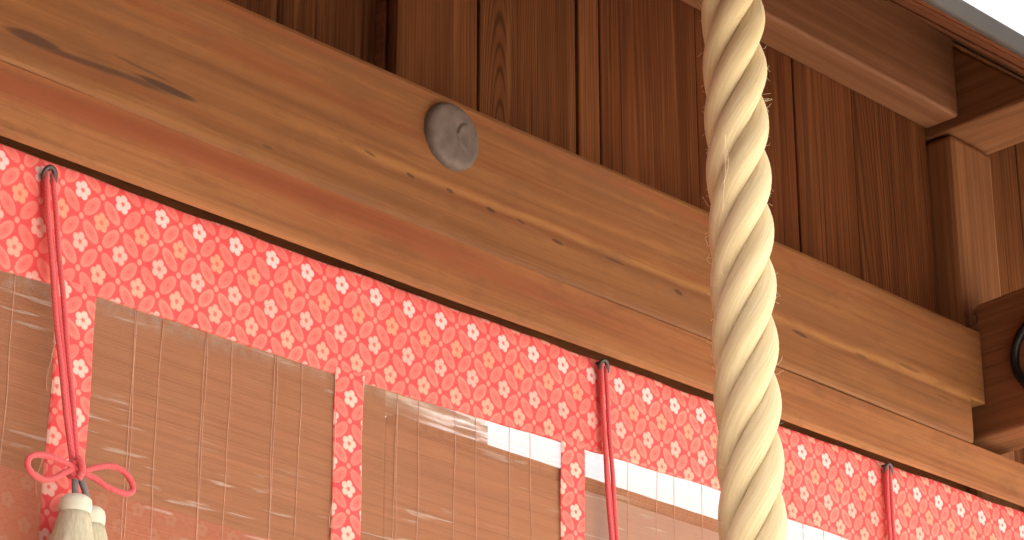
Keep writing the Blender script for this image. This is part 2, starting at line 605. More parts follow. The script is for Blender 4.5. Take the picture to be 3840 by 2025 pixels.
def splint_material():
    M = Mat('varnished_bamboo')
    x, y, z = M.pos()
    n1 = M.noise(M.vec(x * 1.7, 0.0, z * 480.0), 1.0, 2.0, 0.6)
    n2 = M.noise(M.vec(x * 6.0, 0.0, z * 60.0), 1.0, 4.0, 0.65)
    n3 = M.noise(M.vec(x * 40.0, 0.0, z * 260.0), 1.0, 3.0)
    c = M.mix(n1.step(0.3, 0.7), (0.66, 0.285, 0.160), (0.56, 0.235, 0.130))
    c = M.mix((n3.step(0.55, 0.8) * 0.35).clamp(), c, (0.36, 0.16, 0.09))
    # pale reflection streaks, and haze under the cloth band, painted into the colour
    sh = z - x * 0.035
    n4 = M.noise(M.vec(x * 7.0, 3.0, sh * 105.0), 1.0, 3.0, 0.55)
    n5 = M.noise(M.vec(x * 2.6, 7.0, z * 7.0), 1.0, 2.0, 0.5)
    glint = n4.step(0.58, 0.66) * n5.step(0.44, 0.58)
    c = M.mix((glint * 0.9).clamp(), c, (0.86, 0.74, 0.67))
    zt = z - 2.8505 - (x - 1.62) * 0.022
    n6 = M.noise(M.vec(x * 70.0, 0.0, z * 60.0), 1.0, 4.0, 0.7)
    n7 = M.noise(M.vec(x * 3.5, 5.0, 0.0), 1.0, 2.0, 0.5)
    haze = (zt + n7 * 0.03).step(-0.016, 0.012) * n6.step(0.35, 0.65)
    c = M.mix((haze * 0.6).clamp(), c, (0.66, 0.58, 0.53))
    c = M.mix((n2.step(0.5, 0.72) * 0.3).clamp(), c, (0.62, 0.36, 0.16))
    M.color(c)
    M.rough(0.34, 0.5)
    return M.m


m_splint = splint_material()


def paper_material():
    M = Mat('yellowed_paper')
    x, y, z = M.pos()
    n = M.noise(M.vec(x * 5.0, 0.0, z * 90.0), 1.0, 3.0)
    M.color(M.mix(n, (0.75, 0.68, 0.60), (0.4, 0.32, 0.26)))
    M.rough(0.9, 0.2)
    tr = M.n.new('ShaderNodeBsdfTranslucent')
    M.l.new(M.mix(n.step(0.35, 0.65), (0.30, 0.24, 0.20), (0.80, 0.74, 0.68)), tr.inputs[0])
    ms = M.n.new('ShaderNodeMixShader')
    ms.inputs[0].default_value = 0.6
    M.l.new(M.b.outputs[0], ms.inputs[1])
    M.l.new(tr.outputs[0], ms.inputs[2])
    tp = M.n.new('ShaderNodeBsdfTransparent')
    m2 = M.n.new('ShaderNodeMixShader')
    M.l.new((n.step(0.38, 0.62) * x.step(4.02, 4.40) * 0.9).v, m2.inputs[0])
    M.l.new(ms.outputs[0], m2.inputs[1])
    M.l.new(tp.outputs[0], m2.inputs[2])
    M.l.new(m2.outputs[0], M.n['Material Output'].inputs[0])
    return M.m


m_paper = paper_material()


def gravel_material():
    M = Mat('pale_gravel')
    x, y, z = M.pos()
    vo = M.n.new('ShaderNodeTexVoronoi')
    vo.inputs['Scale'].default_value = 45.0
    M.l.new(M.vec(x, y, z), vo.inputs['Vector'])
    n = M.noise(M.vec(x, y, z), 3.0, 5.0)
    d = E(M.t, vo.outputs['Distance'])
    c = M.mix(n, (0.50, 0.46, 0.40), (0.62, 0.58, 0.51))
    c = M.mix((d * 1.2).clamp(), c, (0.42, 0.38, 0.33))
    M.color(c)
    M.rough(0.9, 0.2)
    M.bump(d * -1.0, 0.6, 0.01)
    return M.m


m_gravel = gravel_material()

# ------------------------------------------------------------------ ground
bm = bmesh.new()
s = 600.0
bm.faces.new([bm.verts.new(p) for p in ((-s, -s, 0), (s, -s, 0), (s, s, 0), (-s, s, 0))])
tag(obj('ground', bm, m_gravel, loc=(0, 0, 0)), 'pale gravel court in front of the shrine', 'ground', kind='structure')


# ------------------------------------------------------------------ roof with eave
def slab_x(name, pts, x0, x1, mat, parent):
    bm = bmesh.new()
    prism_x(bm, pts, x0, x1)
    return obj(name, bm, mat, parent)


XL, XR = -0.6, 8.2
roof = tag(empty('eave_roof', (3.0, 1.75, 3.30)), 'dark wooden eave with a thin grey metal edge against the pale sky', 'roof')
EY, EZ = 1.75, 1.6 + 0.9695 * 1.75
# fascia strip along the edge of the eave
bm = bmesh.new()
box(bm, XL, XR, EY, EY + 0.012, EZ + 0.002, EZ + 0.034)
bevel(bm, 0.004)
obj('fascia', bm, m_fascia, roof)
# soffit boards running down the slope, each a board of its own
bw = 0.185
i = 0
x = XL + 0.01
while x < XR - 0.02:
    x1 = min(x + bw, XR - 0.01)
    bm = bmesh.new()
    jz = random.uniform(-0.002, 0.002)
    y0, y1 = EY + 0.0125, 3.2
    z0, z1 = EZ + 0.004 + jz, EZ + 0.004 + jz + (y1 - y0) * 0.9
    v = [bm.verts.new(p) for p in ((x, y0, z0), (x1 - 0.004, y0, z0), (x1 - 0.004, y1, z1), (x, y1, z1),
                                   (x, y0, z0 + 0.018), (x1 - 0.004, y0, z0 + 0.018), (x1 - 0.004, y1, z1 + 0.018), (x, y1, z1 + 0.018))]
    for f in ((3, 2, 1, 0), (4, 5, 6, 7), (0, 1, 5, 4), (1, 2, 6, 5), (2, 3, 7, 6), (3, 0, 4, 7)):
        bm.faces.new([v[q] for q in f])
    obj('soffit_board', bm, m_old, roof)
    x = x1
slab_x('roof_covering', [(EY + 0.014, EZ + 0.027), (3.2, EZ + 0.027 + 1.41 * 0.9), (5.3, EZ + 1.15), (5.3, EZ + 1.2), (3.2, EZ + 0.05 + 1.41 * 0.9), (EY + 0.014, EZ + 0.033)], XL, XR, m_roof, roof)

# ------------------------------------------------------------------ plank walls above the long beam
WZ0, WZ1 = 3.14, 4.25


def board(parent, x0, x1, yf, mat, bev=0.003, z0=WZ0, z1=WZ1, thick=0.028):
    bm = bmesh.new()
    box(bm, x0, x1, yf, yf + thick, z0, z1)
    bevel(bm, bev, 2)
    return obj('board', bm, mat, parent)


B_D, B_M, B_L = (0.062, 0.021, 0.009), (0.185, 0.066, 0.026), (0.260, 0.100, 0.042)


def board_marks(M, c, x, y, z):
    h1 = M.noise(M.vec(x * 170.0, y * 170.0, z * 1.1), 1.0, 3.0, 0.6)
    c = M.mix(h1.step(0.58, 0.69) * 0.85, c, (0.040, 0.013, 0.006))
    h2 = M.noise(M.vec(x * 30.0 + 5.0, y * 30.0, z * 2.0), 1.0, 4.0, 0.6)
    c = M.mix(h2.step(0.45, 0.7) * 0.45, c, (0.11, 0.034, 0.014))
    h3 = M.noise(M.vec(x * 60.0 + 9.0, y * 60.0, z * 1.5), 1.0, 3.0, 0.6)
    return M.mix(h3.step(0.52, 0.72) * 0.5, c, (0.34, 0.145, 0.062))


def bmat(a0, b0, tilt, freq, ring, seed, tint=1.0, red=0.0):
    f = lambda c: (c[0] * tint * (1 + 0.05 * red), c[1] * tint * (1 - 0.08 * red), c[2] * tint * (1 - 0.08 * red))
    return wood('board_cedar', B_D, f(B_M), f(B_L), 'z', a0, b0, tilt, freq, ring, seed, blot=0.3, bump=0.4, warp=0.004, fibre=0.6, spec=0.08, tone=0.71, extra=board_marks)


pw = tag(empty('plank_wall', (3.0, 2.6, WZ0)), 'raised panel of wide vertical brown boards above the long beam', 'wall')
edges = [2.348, 2.526, 2.755, 2.811, 3.062, 3.336, 3.513, 3.753]
mats = [bmat(2.30, 2.66, (0.01, 0.00), 140.0, 0.30, 1.0, 1.05),
        bmat(2.574, 2.60 - 0.013 + 3.40 * 0.085, (0.0, 0.085), 250.0, 0.8, 5.0, 1.0),
        bmat(2.70, 2.66, (0.01, 0.0), 160.0, 0.3, 9.0, 1.2),
        bmat(2.90, 2.62, (0.004, -0.01), 190.0, 0.5, 13.0, 0.92, 1.0),
        bmat(3.15, 2.63, (0.02, -0.02), 170.0, 0.45, 17.0, 0.95, 1.0),
        bmat(3.40, 2.68, (0.01, 0.0), 150.0, 0.4, 21.0, 1.08, 0.6),
        bmat(3.60, 2.605 + 3.5 * 0.02, (0.03, -0.02), 210.0, 0.7, 25.0, 1.12, 0.5)]
for k in range(len(edges) - 1):
    gap = 0.0028 if k in (1, 2, 5) else 0.0012
    board(pw, edges[k] + (0.0 if k == 0 else gap), edges[k + 1] - gap, 2.600 + (0.0, 0.0015, 0.0, 0.001, 0.002, 0.0, 0.001)[k], mats[k], 0.008 if k in (0, 6) else 0.0025)
bm = bmesh.new()
box(bm, 2.349, 3.752, 2.632, 2.66, WZ0, WZ1)
obj('backing_panel', bm, m_old, pw)

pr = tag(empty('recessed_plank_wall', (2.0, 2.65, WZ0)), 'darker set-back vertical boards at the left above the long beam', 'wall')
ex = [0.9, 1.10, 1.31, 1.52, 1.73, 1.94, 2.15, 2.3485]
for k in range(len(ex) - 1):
    board(pr, ex[k] + 0.001, ex[k + 1] - 0.001, 2.65, bmat(ex[k] - 0.05, 2.70, (0.02, -0.01), 170.0, 0.45, 50.0 + 3 * k, 0.66, 0.2), 0.003)  # shade of the recess put into the colour as a darker tint

# ------------------------------------------------------------------ long beam with its bronze nail cover
bm = bmesh.new()


def wob_beam(x, y, z):
    return (0.0012 * math.sin(x * 3.1 + 1.0) + 0.0006 * math.sin(x * 9.7), 0.0014 * math.sin(x * 2.3) + 0.0007 * math.sin(x * 11.3 + 2))


Yb = 2.50
poly = [(Yb + 0.0034, 3.1235), (Yb + 0.0022, 3.1250), (Yb + 0.0010, 3.1285), (Yb, 3.136), (Yb, 3.20), (Yb, 3.27), (Yb, 3.346), (Yb + 0.002, 3.3525), (Yb + 0.008, 3.355), (Yb + 0.098, 3.355), (Yb + 0.098, 3.1235)]
prism_x(bm, poly, 0.4, 3.684, 60, wob_beam)
beam = obj('long_beam', bm, m_beam, loc=(2.0, 2.55, 3.1235))
tag(beam, 'broad weathered cedar beam running across with a round nail cover', 'beam')
# upper tongue of the beam reaching a little farther than its lower half
bm = bmesh.new()
box(bm, 3.6842, 3.7335, Yb + 0.0008, Yb + 0.09, 3.2115, 3.3545)
bevel(bm, 0.003, 2)
obj('beam_tongue', bm, m_beam, beam)

# nail cover: a flat dome, dented, with a crescent crease
bm = bmesh.new()
R0, TH = 0.0545, 0.013
cx, cz = 2.370, 3.2865
NR, NS = 22, 72
rings = []


def boss_h(r, a):
    q = r / R0
    h = TH * (1 - 0.14 * q * q)
    if q > 0.72:
        t = min(1.0, (q - 0.72) / 0.28)
        h -= TH * 0.86 * (1 - math.sqrt(max(0.0, 1 - t * t))) ** 1.15
    px, pz = r * math.cos(a), r * math.sin(a)
    # crescent crease
    dx, dz = px - 0.026, pz - 0.001
    rr = math.hypot(dx, dz)
    an = math.atan2(dz, -dx)
    mask = max(0.0, math.cos(max(-1.57, min(1.57, (an - 0.1) * 0.95))))
    lip = 1.0 / (1.0 + math.exp(-(0.0235 - rr) / 0.0009))
    h += 0.0024 * lip * math.exp(-((max(0.0, 0.0235 - rr)) / 0.011) ** 2) * mask
    h -= 0.0016 * math.exp(-((rr - 0.0255) / 0.0025) ** 2) * mask
    h -= 0.0014 * math.exp(-((px - 0.012) / 0.009) ** 2 - ((pz - 0.004) / 0.014) ** 2)
    h += 0.0006 * math.sin(px * 190 + 1) * math.cos(pz * 160)
    return h


cen = bm.verts.new((cx, Yb - boss_h(0, 0), cz))
for i in range(1, NR + 1):
    r = R0 * (i / NR) ** 0.85
    rings.append([bm.verts.new((cx + r * math.cos(2 * math.pi * k / NS), Yb - boss_h(r, 2 * math.pi * k / NS), cz + r * math.sin(2 * math.pi * k / NS))) for k in range(NS)])
rings.append([bm.verts.new((v.co.x, Yb + 0.004, v.co.z)) for v in rings[-1]])
for k in range(NS):
    bm.faces.new((cen, rings[0][(k + 1) % NS], rings[0][k]))
for a, b in zip(rings[:-1], rings[1:]):
    for k in range(NS):
        bm.faces.new((a[k], a[(k + 1) % NS], b[(k + 1) % NS], b[k]))
bmesh.ops.recalc_face_normals(bm, faces=list(bm.faces))
boss = obj('nail_cover', bm, m_boss, beam, smooth=True)
boss['label'] = 'round grey bronze nail cover with a crescent crease'


# ------------------------------------------------------------------ lintel under the long beam
def zl(x):
    return 3.0235 + max(0.0, x - 1.9) * 0.0092


bm = bmesh.new()
ly = Yb + 0.0035


def wob_lin(x, y, z):
    k = 1.0 if z < 3.06 or y < 2.575 and 3.081 < z < 3.083 else 0.0
    return (0.0008 * math.sin(x * 4.0), k * (zl(x) - 3.0235) + k * 0.0008 * math.sin(x * 7.3))


# the underside is grooved: a thin front lip, then a deep slot from which the blind hangs
poly = [(ly + 0.0052, 3.0235), (ly + 0.0012, 3.0265), (ly, 3.033), (ly, 3.08), (ly, 3.1225), (ly + 0.13, 3.1225), (ly + 0.13, 3.0235),
        (2.572, 3.0235), (2.572, 3.082), (2.5095, 3.082), (2.5095, 3.0235)]
prism_x(bm, poly, 0.3, 4.6, 60, wob_lin)
lintel = obj('lintel', bm, m_lintel, loc=(2.2, 2.56, 3.0235))
tag(lintel, 'reddish cedar lintel under the long beam, just above the red blind', 'lintel')

# ------------------------------------------------------------------ upper beam, corner post, cross beam
bm = bmesh.new()
box(bm, 0.9, 3.7485, 2.520, 2.6, 3.8125, 4.12)
bevel(bm, 0.008, 3)
tag(obj('upper_beam', bm, m_upper), 'smooth brown upper beam behind the rope, under the eave', 'beam')

bm = bmesh.new()
box(bm, 3.7545, 3.893, 2.548, 2.70, 2.2, 3.792)
bevel(bm, 0.012, 2)
tag(obj('corner_post', bm, m_post), 'square corner post with a lit front and shaded left side', 'post')

bm = bmesh.new()
prism_x(bm, [(2.325, 3.796), (3.2, 3.796), (3.2, 4.06), (2.625, 4.06)], 3.7505, 3.90)
bevel(bm, 0.006, 2)
cross = tag(obj('cross_beam', bm, m_cross), 'dark cross beam over the corner post, reaching out under the eave', 'beam')

# boards behind, to the right of the post
rw = tag(empty('side_plank_wall', (4.4, 2.68, 3.1)), 'narrow brown boards just right of the corner post', 'wall')
for k in range(8):
    x0 = 3.8935 + k * 0.115
    board(rw, x0, x0 + 0.1135, 2.64, bmat(x0 - 0.02, 2.7, (0.01, 0.0), 150.0, 0.4, 90.0 + k * 2, 1.1), 0.003, 3.1, 4.15)

# carved arm that leaves the post towards the court, with an iron ring on its side
arm_xl, arm_xr = 3.736, 3.842
prof = [(2.5475, 3.150), (2.44, 3.152), (2.36, 3.155), (2.28, 3.162), (2.20, 3.178), (2.145, 3.205), (2.12, 3.245), (2.135, 3.285), (2.175, 3.305), (2.20, 3.335), (2.215, 3.375),
        (2.25, 3.405), (2.30, 3.417), (2.36, 3.419), (2.42, 3.417), (2.47, 3.414), (2.505, 3.412), (2.516, 3.405), (2.518, 3.396), (2.510, 3.389), (2.512, 3.378), (2.5475, 3.372)]
bm = bmesh.new()
v0 = [bm.verts.new((arm_xl, y, z)) for y, z in prof]
v1 = [bm.verts.new((arm_xr, y, z)) for y, z in prof]
bm.faces.new(v0)
bm.faces.new(list(reversed(v1)))
n = len(prof)
for k in range(n):
    bm.faces.new((v0[k], v1[k], v1[(k + 1) % n], v0[(k + 1) % n]))
bmesh.ops.recalc_face_normals(bm, faces=list(bm.faces))
bmesh.ops.bevel(bm, geom=[e for e in bm.edges if abs(e.verts[0].co.x - e.verts[1].co.x) < 1e-6], offset=0.005, segments=2, profile=0.5, affect='EDGES', clamp_overlap=True)
arm = obj('bracket_arm', bm, m_bracket, loc=(3.79, 2.54, 3.15))
tag(arm, 'dark carved bracket arm at the right edge with a black ring on its side', 'bracket')
bm = bmesh.new()
ring_pts = [(arm_xl - 0.006, 2.357 + 0.072 * math.cos(t), 3.277 + 0.072 * math.sin(t)) for t in [2 * math.pi * k / 56 for k in range(56)]]
tube(bm, ring_pts, 0.0085, 12, closed=True)
obj('iron_ring', bm, m_ring, arm, smooth=True)
bm = bmesh.new()
pts = smoothpath([(arm_xl + 0.004, 2.357, 3.362), (arm_xl - 0.020, 2.357, 3.360), (arm_xl - 0.022, 2.357, 3.342), (arm_xl + 0.004, 2.357, 3.336)], 6)
tube(bm, pts, 0.006, 8)
obj('ring_staple', bm, m_ring, arm, smooth=True)

# ------------------------------------------------------------------ bamboo blind with red flowered borders
BY = 2.525
BX0, BX1 = 0.35, 4.35
blind = tag(empty('bamboo_blind', (2.2, BY, 2.0)), 'fine bamboo blind with red flower-print cloth borders under the lintel', 'blind')


def zband(x):
    pts = [(0.3, 2.845), (1.62, 2.8505), (1.70, 2.8545), (1.77, 2.8585), (2.23, 2.861), (2.68, 2.874), (3.0, 2.882), (3.16, 2.873), (3.4, 2.872), (4.4, 2.876)]
    for (a, za), (b, zb) in zip(pts[:-1], pts[1:]):
        if x <= b:
            return za + (zb - za) * (x - a) / (b - a)
    return pts[-1][1]


# cloth band: front sheet wrapped over a rod at the top, with thickness
bm = bmesh.new()
NX = 160
rows = []
prof_t = [0.0, 0.02, 0.2, 0.4, 0.6, 0.75, 0.84, 0.90, 0.94, 0.97, 0.985, 1.0]
for i in range(NX + 1):
    x = BX0 + (BX1 - BX0) * i / NX
    zt = zl(x) - 0.0015 + 0.0010 * math.sin(x * 23) + 0.0007 * math.sin(x * 51 + 1)
    zb = zband(x) + 0.0006 * math.sin(x * 37)
    front = []
    for t in prof_t:
        zz = zb + (zt - zb) * t
        yy = BY - 0.0025 - 0.0012 * math.sin(math.pi * t) + 0.0012 * math.sin(x * 9 + t * 2) * (1 - t * 0.6) + 0.0006 * math.sin(x * 31 + t * 5)
        if t > 0.84:
            yy += 0.006 * ((t - 0.84) / 0.16) ** 2
        front.append((x, yy, zz))
    back = [(x, BY + 0.018, zt - 0.002), (x, BY + 0.018, zb + 0.02), (x, BY + 0.003, zb)]
    rows.append([bm.verts.new(p) for p in front + back])
m_ = len(rows[0])
for a, b in zip(rows[:-1], rows[1:]):
    for k in range(m_):
        bm.faces.new((a[k], b[k], b[(k + 1) % m_], a[(k + 1) % m_]))
bm.faces.new(list(reversed(rows[0])))
bm.faces.new(rows[-1])
bmesh.ops.recalc_face_normals(bm, faces=list(bm.faces))
obj('border_band', bm, m_band, blind, smooth=True)

# vertical cloth strips
BZ0 = 2.0
for (xa, xb, mm) in ((1.253, 1.310, m_strip1), (1.7075, 1.767, m_strip1), (2.1755, 2.2285, m_strip2), (2.6265, 2.6785, m_strip3), (3.078, 3.130, m_strip3), (3.528, 3.580, m_strip3)):
    bm = bmesh.new()
    rows = []
    NZ = 60
    for i in range(NZ + 1):
        z = BZ0 + (zband(xa) + 0.01 - BZ0) * i / NZ
        dx = -0.006 * (1 - i / NZ) * (1.0 if xa > 1.3 and xa < 2.0 else 0.3) + 0.0008 * math.sin(z * 30 + xa)
        dy = 0.0010 * math.sin(z * 21 + xa * 3)
        ring = [(xa + dx, BY - 0.0022 + dy, z), (xa + 0.003 + dx, BY - 0.0036 + dy, z), ((xa + xb) / 2 + dx, BY - 0.0040 + dy, z), (xb - 0.003 + dx, BY - 0.0036 + dy, z), (xb + dx, BY - 0.0022 + dy, z), (xb + dx, BY - 0.0014 + dy, z), (xa + dx, BY - 0.0014 + dy, z)]
        rows.append([bm.verts.new(p) for p in ring])
    for a, b in zip(rows[:-1], rows[1:]):
        for k in range(7):
            bm.faces.new((a[k], a[(k + 1) % 7], b[(k + 1) % 7], b[k]))
    bm.faces.new(list(reversed(rows[0])))
    bm.faces.new(rows[-1])
    bmesh.ops.recalc_face_normals(bm, faces=list(bm.faces))
    obj('border_strip', bm, mm, blind)

# bamboo splints, far too fine to pick apart: one mesh
verts, faces = [], []
PITCH = 0.0012
zz = BZ0
NXS = 26
while zz < 2.905:
    r = 0.00028 * random.uniform(0.92, 1.06)
    ph, am = random.uniform(0, 6.28), random.uniform(0.00005, 0.00015)
    dy0 = random.uniform(-0.0001, 0.0001)
    b0 = len(verts)
    for i in range(NXS + 1):
        x = BX0 + 0.01 + (BX1 - BX0 - 0.02) * i / NXS
        if zz > zband(x) + 0.03:
            zc = zband(x) + 0.03
        else:
            zc = zz
        zc += am * math.sin(x * 5 + ph) + (zband(x) - 2.8505) * 0.55 * (zz - BZ0) / 1.1
        yc = BY + dy0 + 0.0016 * math.sin(x * 2.1 + zz * 3) + 0.0010 * math.sin(x * 7.7 + zz * 11)
        for k in range(5):
            a = 2 * math.pi * k / 5 + 0.3
            verts.append((x, yc + r * 0.9 * math.cos(a), zc + r * math.sin(a)))
    for i in range(NXS):
        for k in range(5):
            p = b0 + i * 5
            faces.append((p + k, p + (k + 1) % 5, p + 5 + (k + 1) % 5, p + 5 + k))
    zz += PITCH * random.uniform(0.94, 1.06)
me = bpy.data.meshes.new('splints')
off = wloc(blind)
me.from_pydata([(a - off.x, b - off.y, c - off.z) for a, b, c in verts], [], faces)
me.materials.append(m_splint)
for p_ in me.polygons:
    p_.use_smooth = True
sp = bpy.data.objects.new('splints', me)
COL.objects.link(sp)
sp.parent = blind
sp['kind'] = 'stuff'

# binding threads
tx = [1.05, 1.12, 1.20, 1.37, 1.44, 1.52, 1.60, 1.642, 1.830, 1.8335, 1.874, 1.947, 1.950, 1.992, 2.068, 2.071, 2.115, 2.292, 2.295, 2.336, 2.407, 2.451, 2.521, 2.565, 2.780, 2.845, 2.886, 2.952, 3.00, 3.206, 3.262, 3.31, 3.375, 3.44, 3.64, 3.71, 3.78]
for x0 in tx:
    bm = bmesh.new()
    ph = random.uniform(0, 6.28)
    pts = []
    for i in range(34):
        z = BZ0 + (zband(x0) + 0.004 - BZ0) * i / 33
        pts.append((x0 + 0.0012 * math.sin(z * 17 + ph) + 0.0006 * math.sin(z * 47 + ph * 2) + (z - 2.85) * 0.006, BY - 0.0011 + 0.0016 * math.sin(x0 * 2.1 + z * 3) + 0.0010 * math.sin(x0 * 7.7 + z * 11), z))
    tube(bm, pts, 0.00048, 5)
    obj('thread', bm, m_thread, blind, smooth=True)
# loose ends at the seam of the first strip
for (x0, z0, dz, bend) in ((1.7035, 2.80, 0.09, 0.002), (1.700, 2.735, 0.05, -0.003), (1.697, 2.60, 0.06, -0.004), (2.1735, 2.79, 0.16, 0.0012), (2.172, 2.66, 0.05, -0.003)):
    bm = bmesh.new()
    pts = [(x0 + bend * math.sin(t * 5), BY - 0.004 - 0.002 * math.sin(t * 3), z0 - dz * 0.5 + dz * t) for t in [k / 10 for k in range(11)]]
    tube(bm, pts, 0.00055, 5)
    obj('loose_thread', bm, m_thread, blind, smooth=True)

# ------------------------------------------------------------------ iron hooks and red cords
HG, CG = 'iron hooks on the red band of the blind', 'red cords hanging from the hooks'


def hook(x, z, lab):
    bm = bmesh.new()
    pts = smoothpath([(x - 0.0085, BY - 0.013, z - 0.012), (x - 0.0078, BY - 0.014, z - 0.004), (x - 0.003, BY - 0.016, z + 0.0035), (x + 0.004, BY - 0.016, z + 0.0035), (x + 0.0088, BY - 0.014, z - 0.003), (x + 0.0092, BY - 0.012, z - 0.013)], 6)
    nn = len(pts)
    rr = [0.0022 + 0.0016 * min(1.0, k / (nn * 0.7)) for k in range(nn)]
    tube(bm, pts, rr, 10)
    h = obj('iron_hook', bm, m_iron, loc=(x, BY - 0.012, z), smooth=True)
    bm = bmesh.new()
    tube(bm, [(x + 0.001, BY - 0.0155, z + 0.0035), (x + 0.001, BY + 0.004, z + 0.0035), (x + 0.001, BY + 0.012, z + 0.003)], 0.0028, 8)
    obj('shank', bm, m_iron, h, smooth=True)
    return tag(h, lab, 'hook', HG)


LOOP_L = [(-0.0079, -0.0002), (-0.02, 0.0021), (-0.0339, 0.0032), (-0.0496, 0.0035), (-0.0649, 0.0008), (-0.0751, -0.0058), (-0.077, -0.0143), (-0.0726, -0.0213), (-0.0625, -0.026), (-0.0488, -0.0272), (-0.0338, -0.0206), (-0.019, -0.0096), (-0.006, -0.0028)]
LOOP_R = [(0.008, -0.0015), (0.0255, 0.0068), (0.0412, 0.0123), (0.0575, 0.013), (0.0711, 0.0065), (0.0792, -0.0038), (0.079, -0.0125), (0.07, -0.0173), (0.0556, -0.0165), (0.0412, -0.0137), (0.0266, -0.0074), (0.010, -0.0043)]


def tassel(parent, x, y, z, rc, rb, ln, lean):
    """white bound head and a flaring skirt of cream threads"""
    bm = bmesh.new()
    prof = [(0.0, 0.004), (0.35, 0.004), (0.72, 0.002), (0.95, -0.002), (1.0, -0.008), (0.99, -0.014), (0.93, -0.019), (0.86, -0.021)]
    ns = 28
    rings = []
    for (k, dz) in prof:
        rings.append([bm.verts.new((x + lean * -dz + rc * k * math.cos(2 * math.pi * q / ns), y + rc * k * math.sin(2 * math.pi * q / ns), z + dz)) for q in range(ns)] if k > 0 else [bm.verts.new((x, y, z + dz))])
    for q in range(ns):
        bm.faces.new((rings[0][0], rings[1][q], rings[1][(q + 1) % ns]))
    for a, b in zip(rings[1:-1], rings[2:]):
        for q in range(ns):
            bm.faces.new((a[q], b[q], b[(q + 1) % ns], a[(q + 1) % ns]))
    bmesh.ops.recalc_face_normals(bm, faces=list(bm.faces))
    t = obj('tassel', bm, m_cap, parent, loc=(x, y, z), smooth=True)
    bm = bmesh.new()
    ns = 72
    rings = []
    for i in range(16):
        f = i / 15
        rr = rc * 0.90 + (rb - rc * 0.90) * (1 - (1 - f) ** 1.7)
        dz = -0.018 - ln * f
        ring = []
        for q in range(ns):
            a = 2 * math.pi * q / ns
            fl = 1 + 0.05 * f * math.sin(q * 12 * 2 * math.pi / ns + f * 2) + 0.03 * f * math.sin(a * 5 + 1)
            ring.append(bm.verts.new((x + lean * -dz + rr * fl * math.cos(a), y + rr * fl * math.sin(a), z + dz + 0.004 * f * math.sin(a * 7))))
        rings.append(ring)
    for a, b in zip(rings[:-1], rings[1:]):
        for q in range(ns):
            bm.faces.new((a[q], b[q], b[(q + 1) % ns], a[(q + 1) % ns]))
    bm.faces.new(rings[-1])
    bm.faces.new(list(reversed(rings[0])))
    bmesh.ops.recalc_face_normals(bm, faces=list(bm.faces))
    obj('skirt', bm, m_tassel, t, smooth=True)


def cord(x, z, kx, ky, kz, lab):
    """two strands from the hook to a bow knot, two grey tails, two tassels"""
    t = tag(empty('tassel_cord', (kx, ky, kz - 0.16)), lab, 'cord', CG)
    for (dx, ex, oy, bend) in ((-0.0055, -0.0045, 0.0, -0.0045), (0.0065, 0.0050, 0.002, -0.0005), (-0.0035, -0.001, 0.007, 0.0015)):
        bm = bmesh.new()
        pts = []
        for i in range(25):
            f = i / 24
            s_ = math.sin(math.pi * f)
            pts.append((x + dx + (kx + ex - x - dx) * f + bend * s_ + 0.0006 * math.sin(f * 19 + dx * 900), BY - 0.014 + oy + (ky - BY + 0.014 + 0.001 - oy * 0.6) * f, z + 0.001 - (z + 0.001 - kz - 0.004) * f))
        tube(bm, pts, 0.0036, 9)
        obj('strand', bm, m_cord, t, smooth=True)
    # knot: a turn of cord round the strands
    bm = bmesh.new()
    pts = []
    for i in range(49):
        a = 2 * math.pi * i / 48 * 2.6 + 0.8
        pts.append((kx + 0.0068 * math.cos(a), ky + 0.0062 * math.sin(a), kz + 0.010 - 0.021 * i / 48))
    tube(bm, pts, 0.0046, 9)
    k_ = obj('knot', bm, m_cord, t, smooth=True)
    bm = bmesh.new()
    tube(bm, smoothpath([(kx - 0.004, ky - 0.008, kz + 0.012), (kx - 0.001, ky - 0.0125, kz + 0.004), (kx + 0.001, ky - 0.0125, kz - 0.006), (kx - 0.003, ky - 0.010, kz - 0.015)], 6), 0.0046, 9)
    obj('knot_turn', bm, m_cord, k_, smooth=True)
    for loop in (LOOP_L, LOOP_R):
        bm = bmesh.new()
        pts = smoothpath([(kx + a, ky - 0.004 - 0.006 * math.sin(math.pi * i / (len(loop) - 1)), kz + b) for i, (a, b) in enumerate(loop)], 5)
        tube(bm, pts, 0.0040, 9)
        obj('bow_loop', bm, m_cord, t, smooth=True)
    for (xa, xb, zb) in ((kx - 0.002, kx + 0.001, kz - 0.034), (kx + 0.004, kx + 0.023, kz - 0.040)):
        bm = bmesh.new()
        tube(bm, smoothpath([(xa, ky - 0.002, kz - 0.008), ((xa + xb) / 2 - 0.001, ky - 0.003, (kz * 2 - 0.045) / 2), (xb, ky - 0.002, zb - 0.006)], 6), 0.0042, 9)
        obj('tail', bm, m_grey, t, smooth=True)
    tassel(t, kx + 0.0005, ky - 0.004, kz - 0.038, 0.0205, 0.040, 0.15, -0.02)
    tassel(t, kx + 0.0365, ky + 0.012, kz - 0.041, 0.0165, 0.034, 0.15, 0.10)


hook(1.6715, 3.000, 'iron hook at the left on the red band, holding the cord with the bow')
cord(1.6715, 2.996, 1.7160, 2.470, 2.5978, 'red cord at the left with a bow and cream tassels')
hook(2.7115, 3.018, 'iron hook in the middle of the red band, left of the rope')
cord(2.7115, 3.014, 2.7300, 2.500, 2.6050, 'red double cord in front of the red band, just left of the rope')
hook(3.4345, 3.022, 'small iron hook on the red band, right of the rope')
cord(3.4345, 3.018, 3.4275, 2.500, 2.6080, 'red cord hanging at the lower right, right of the rope')

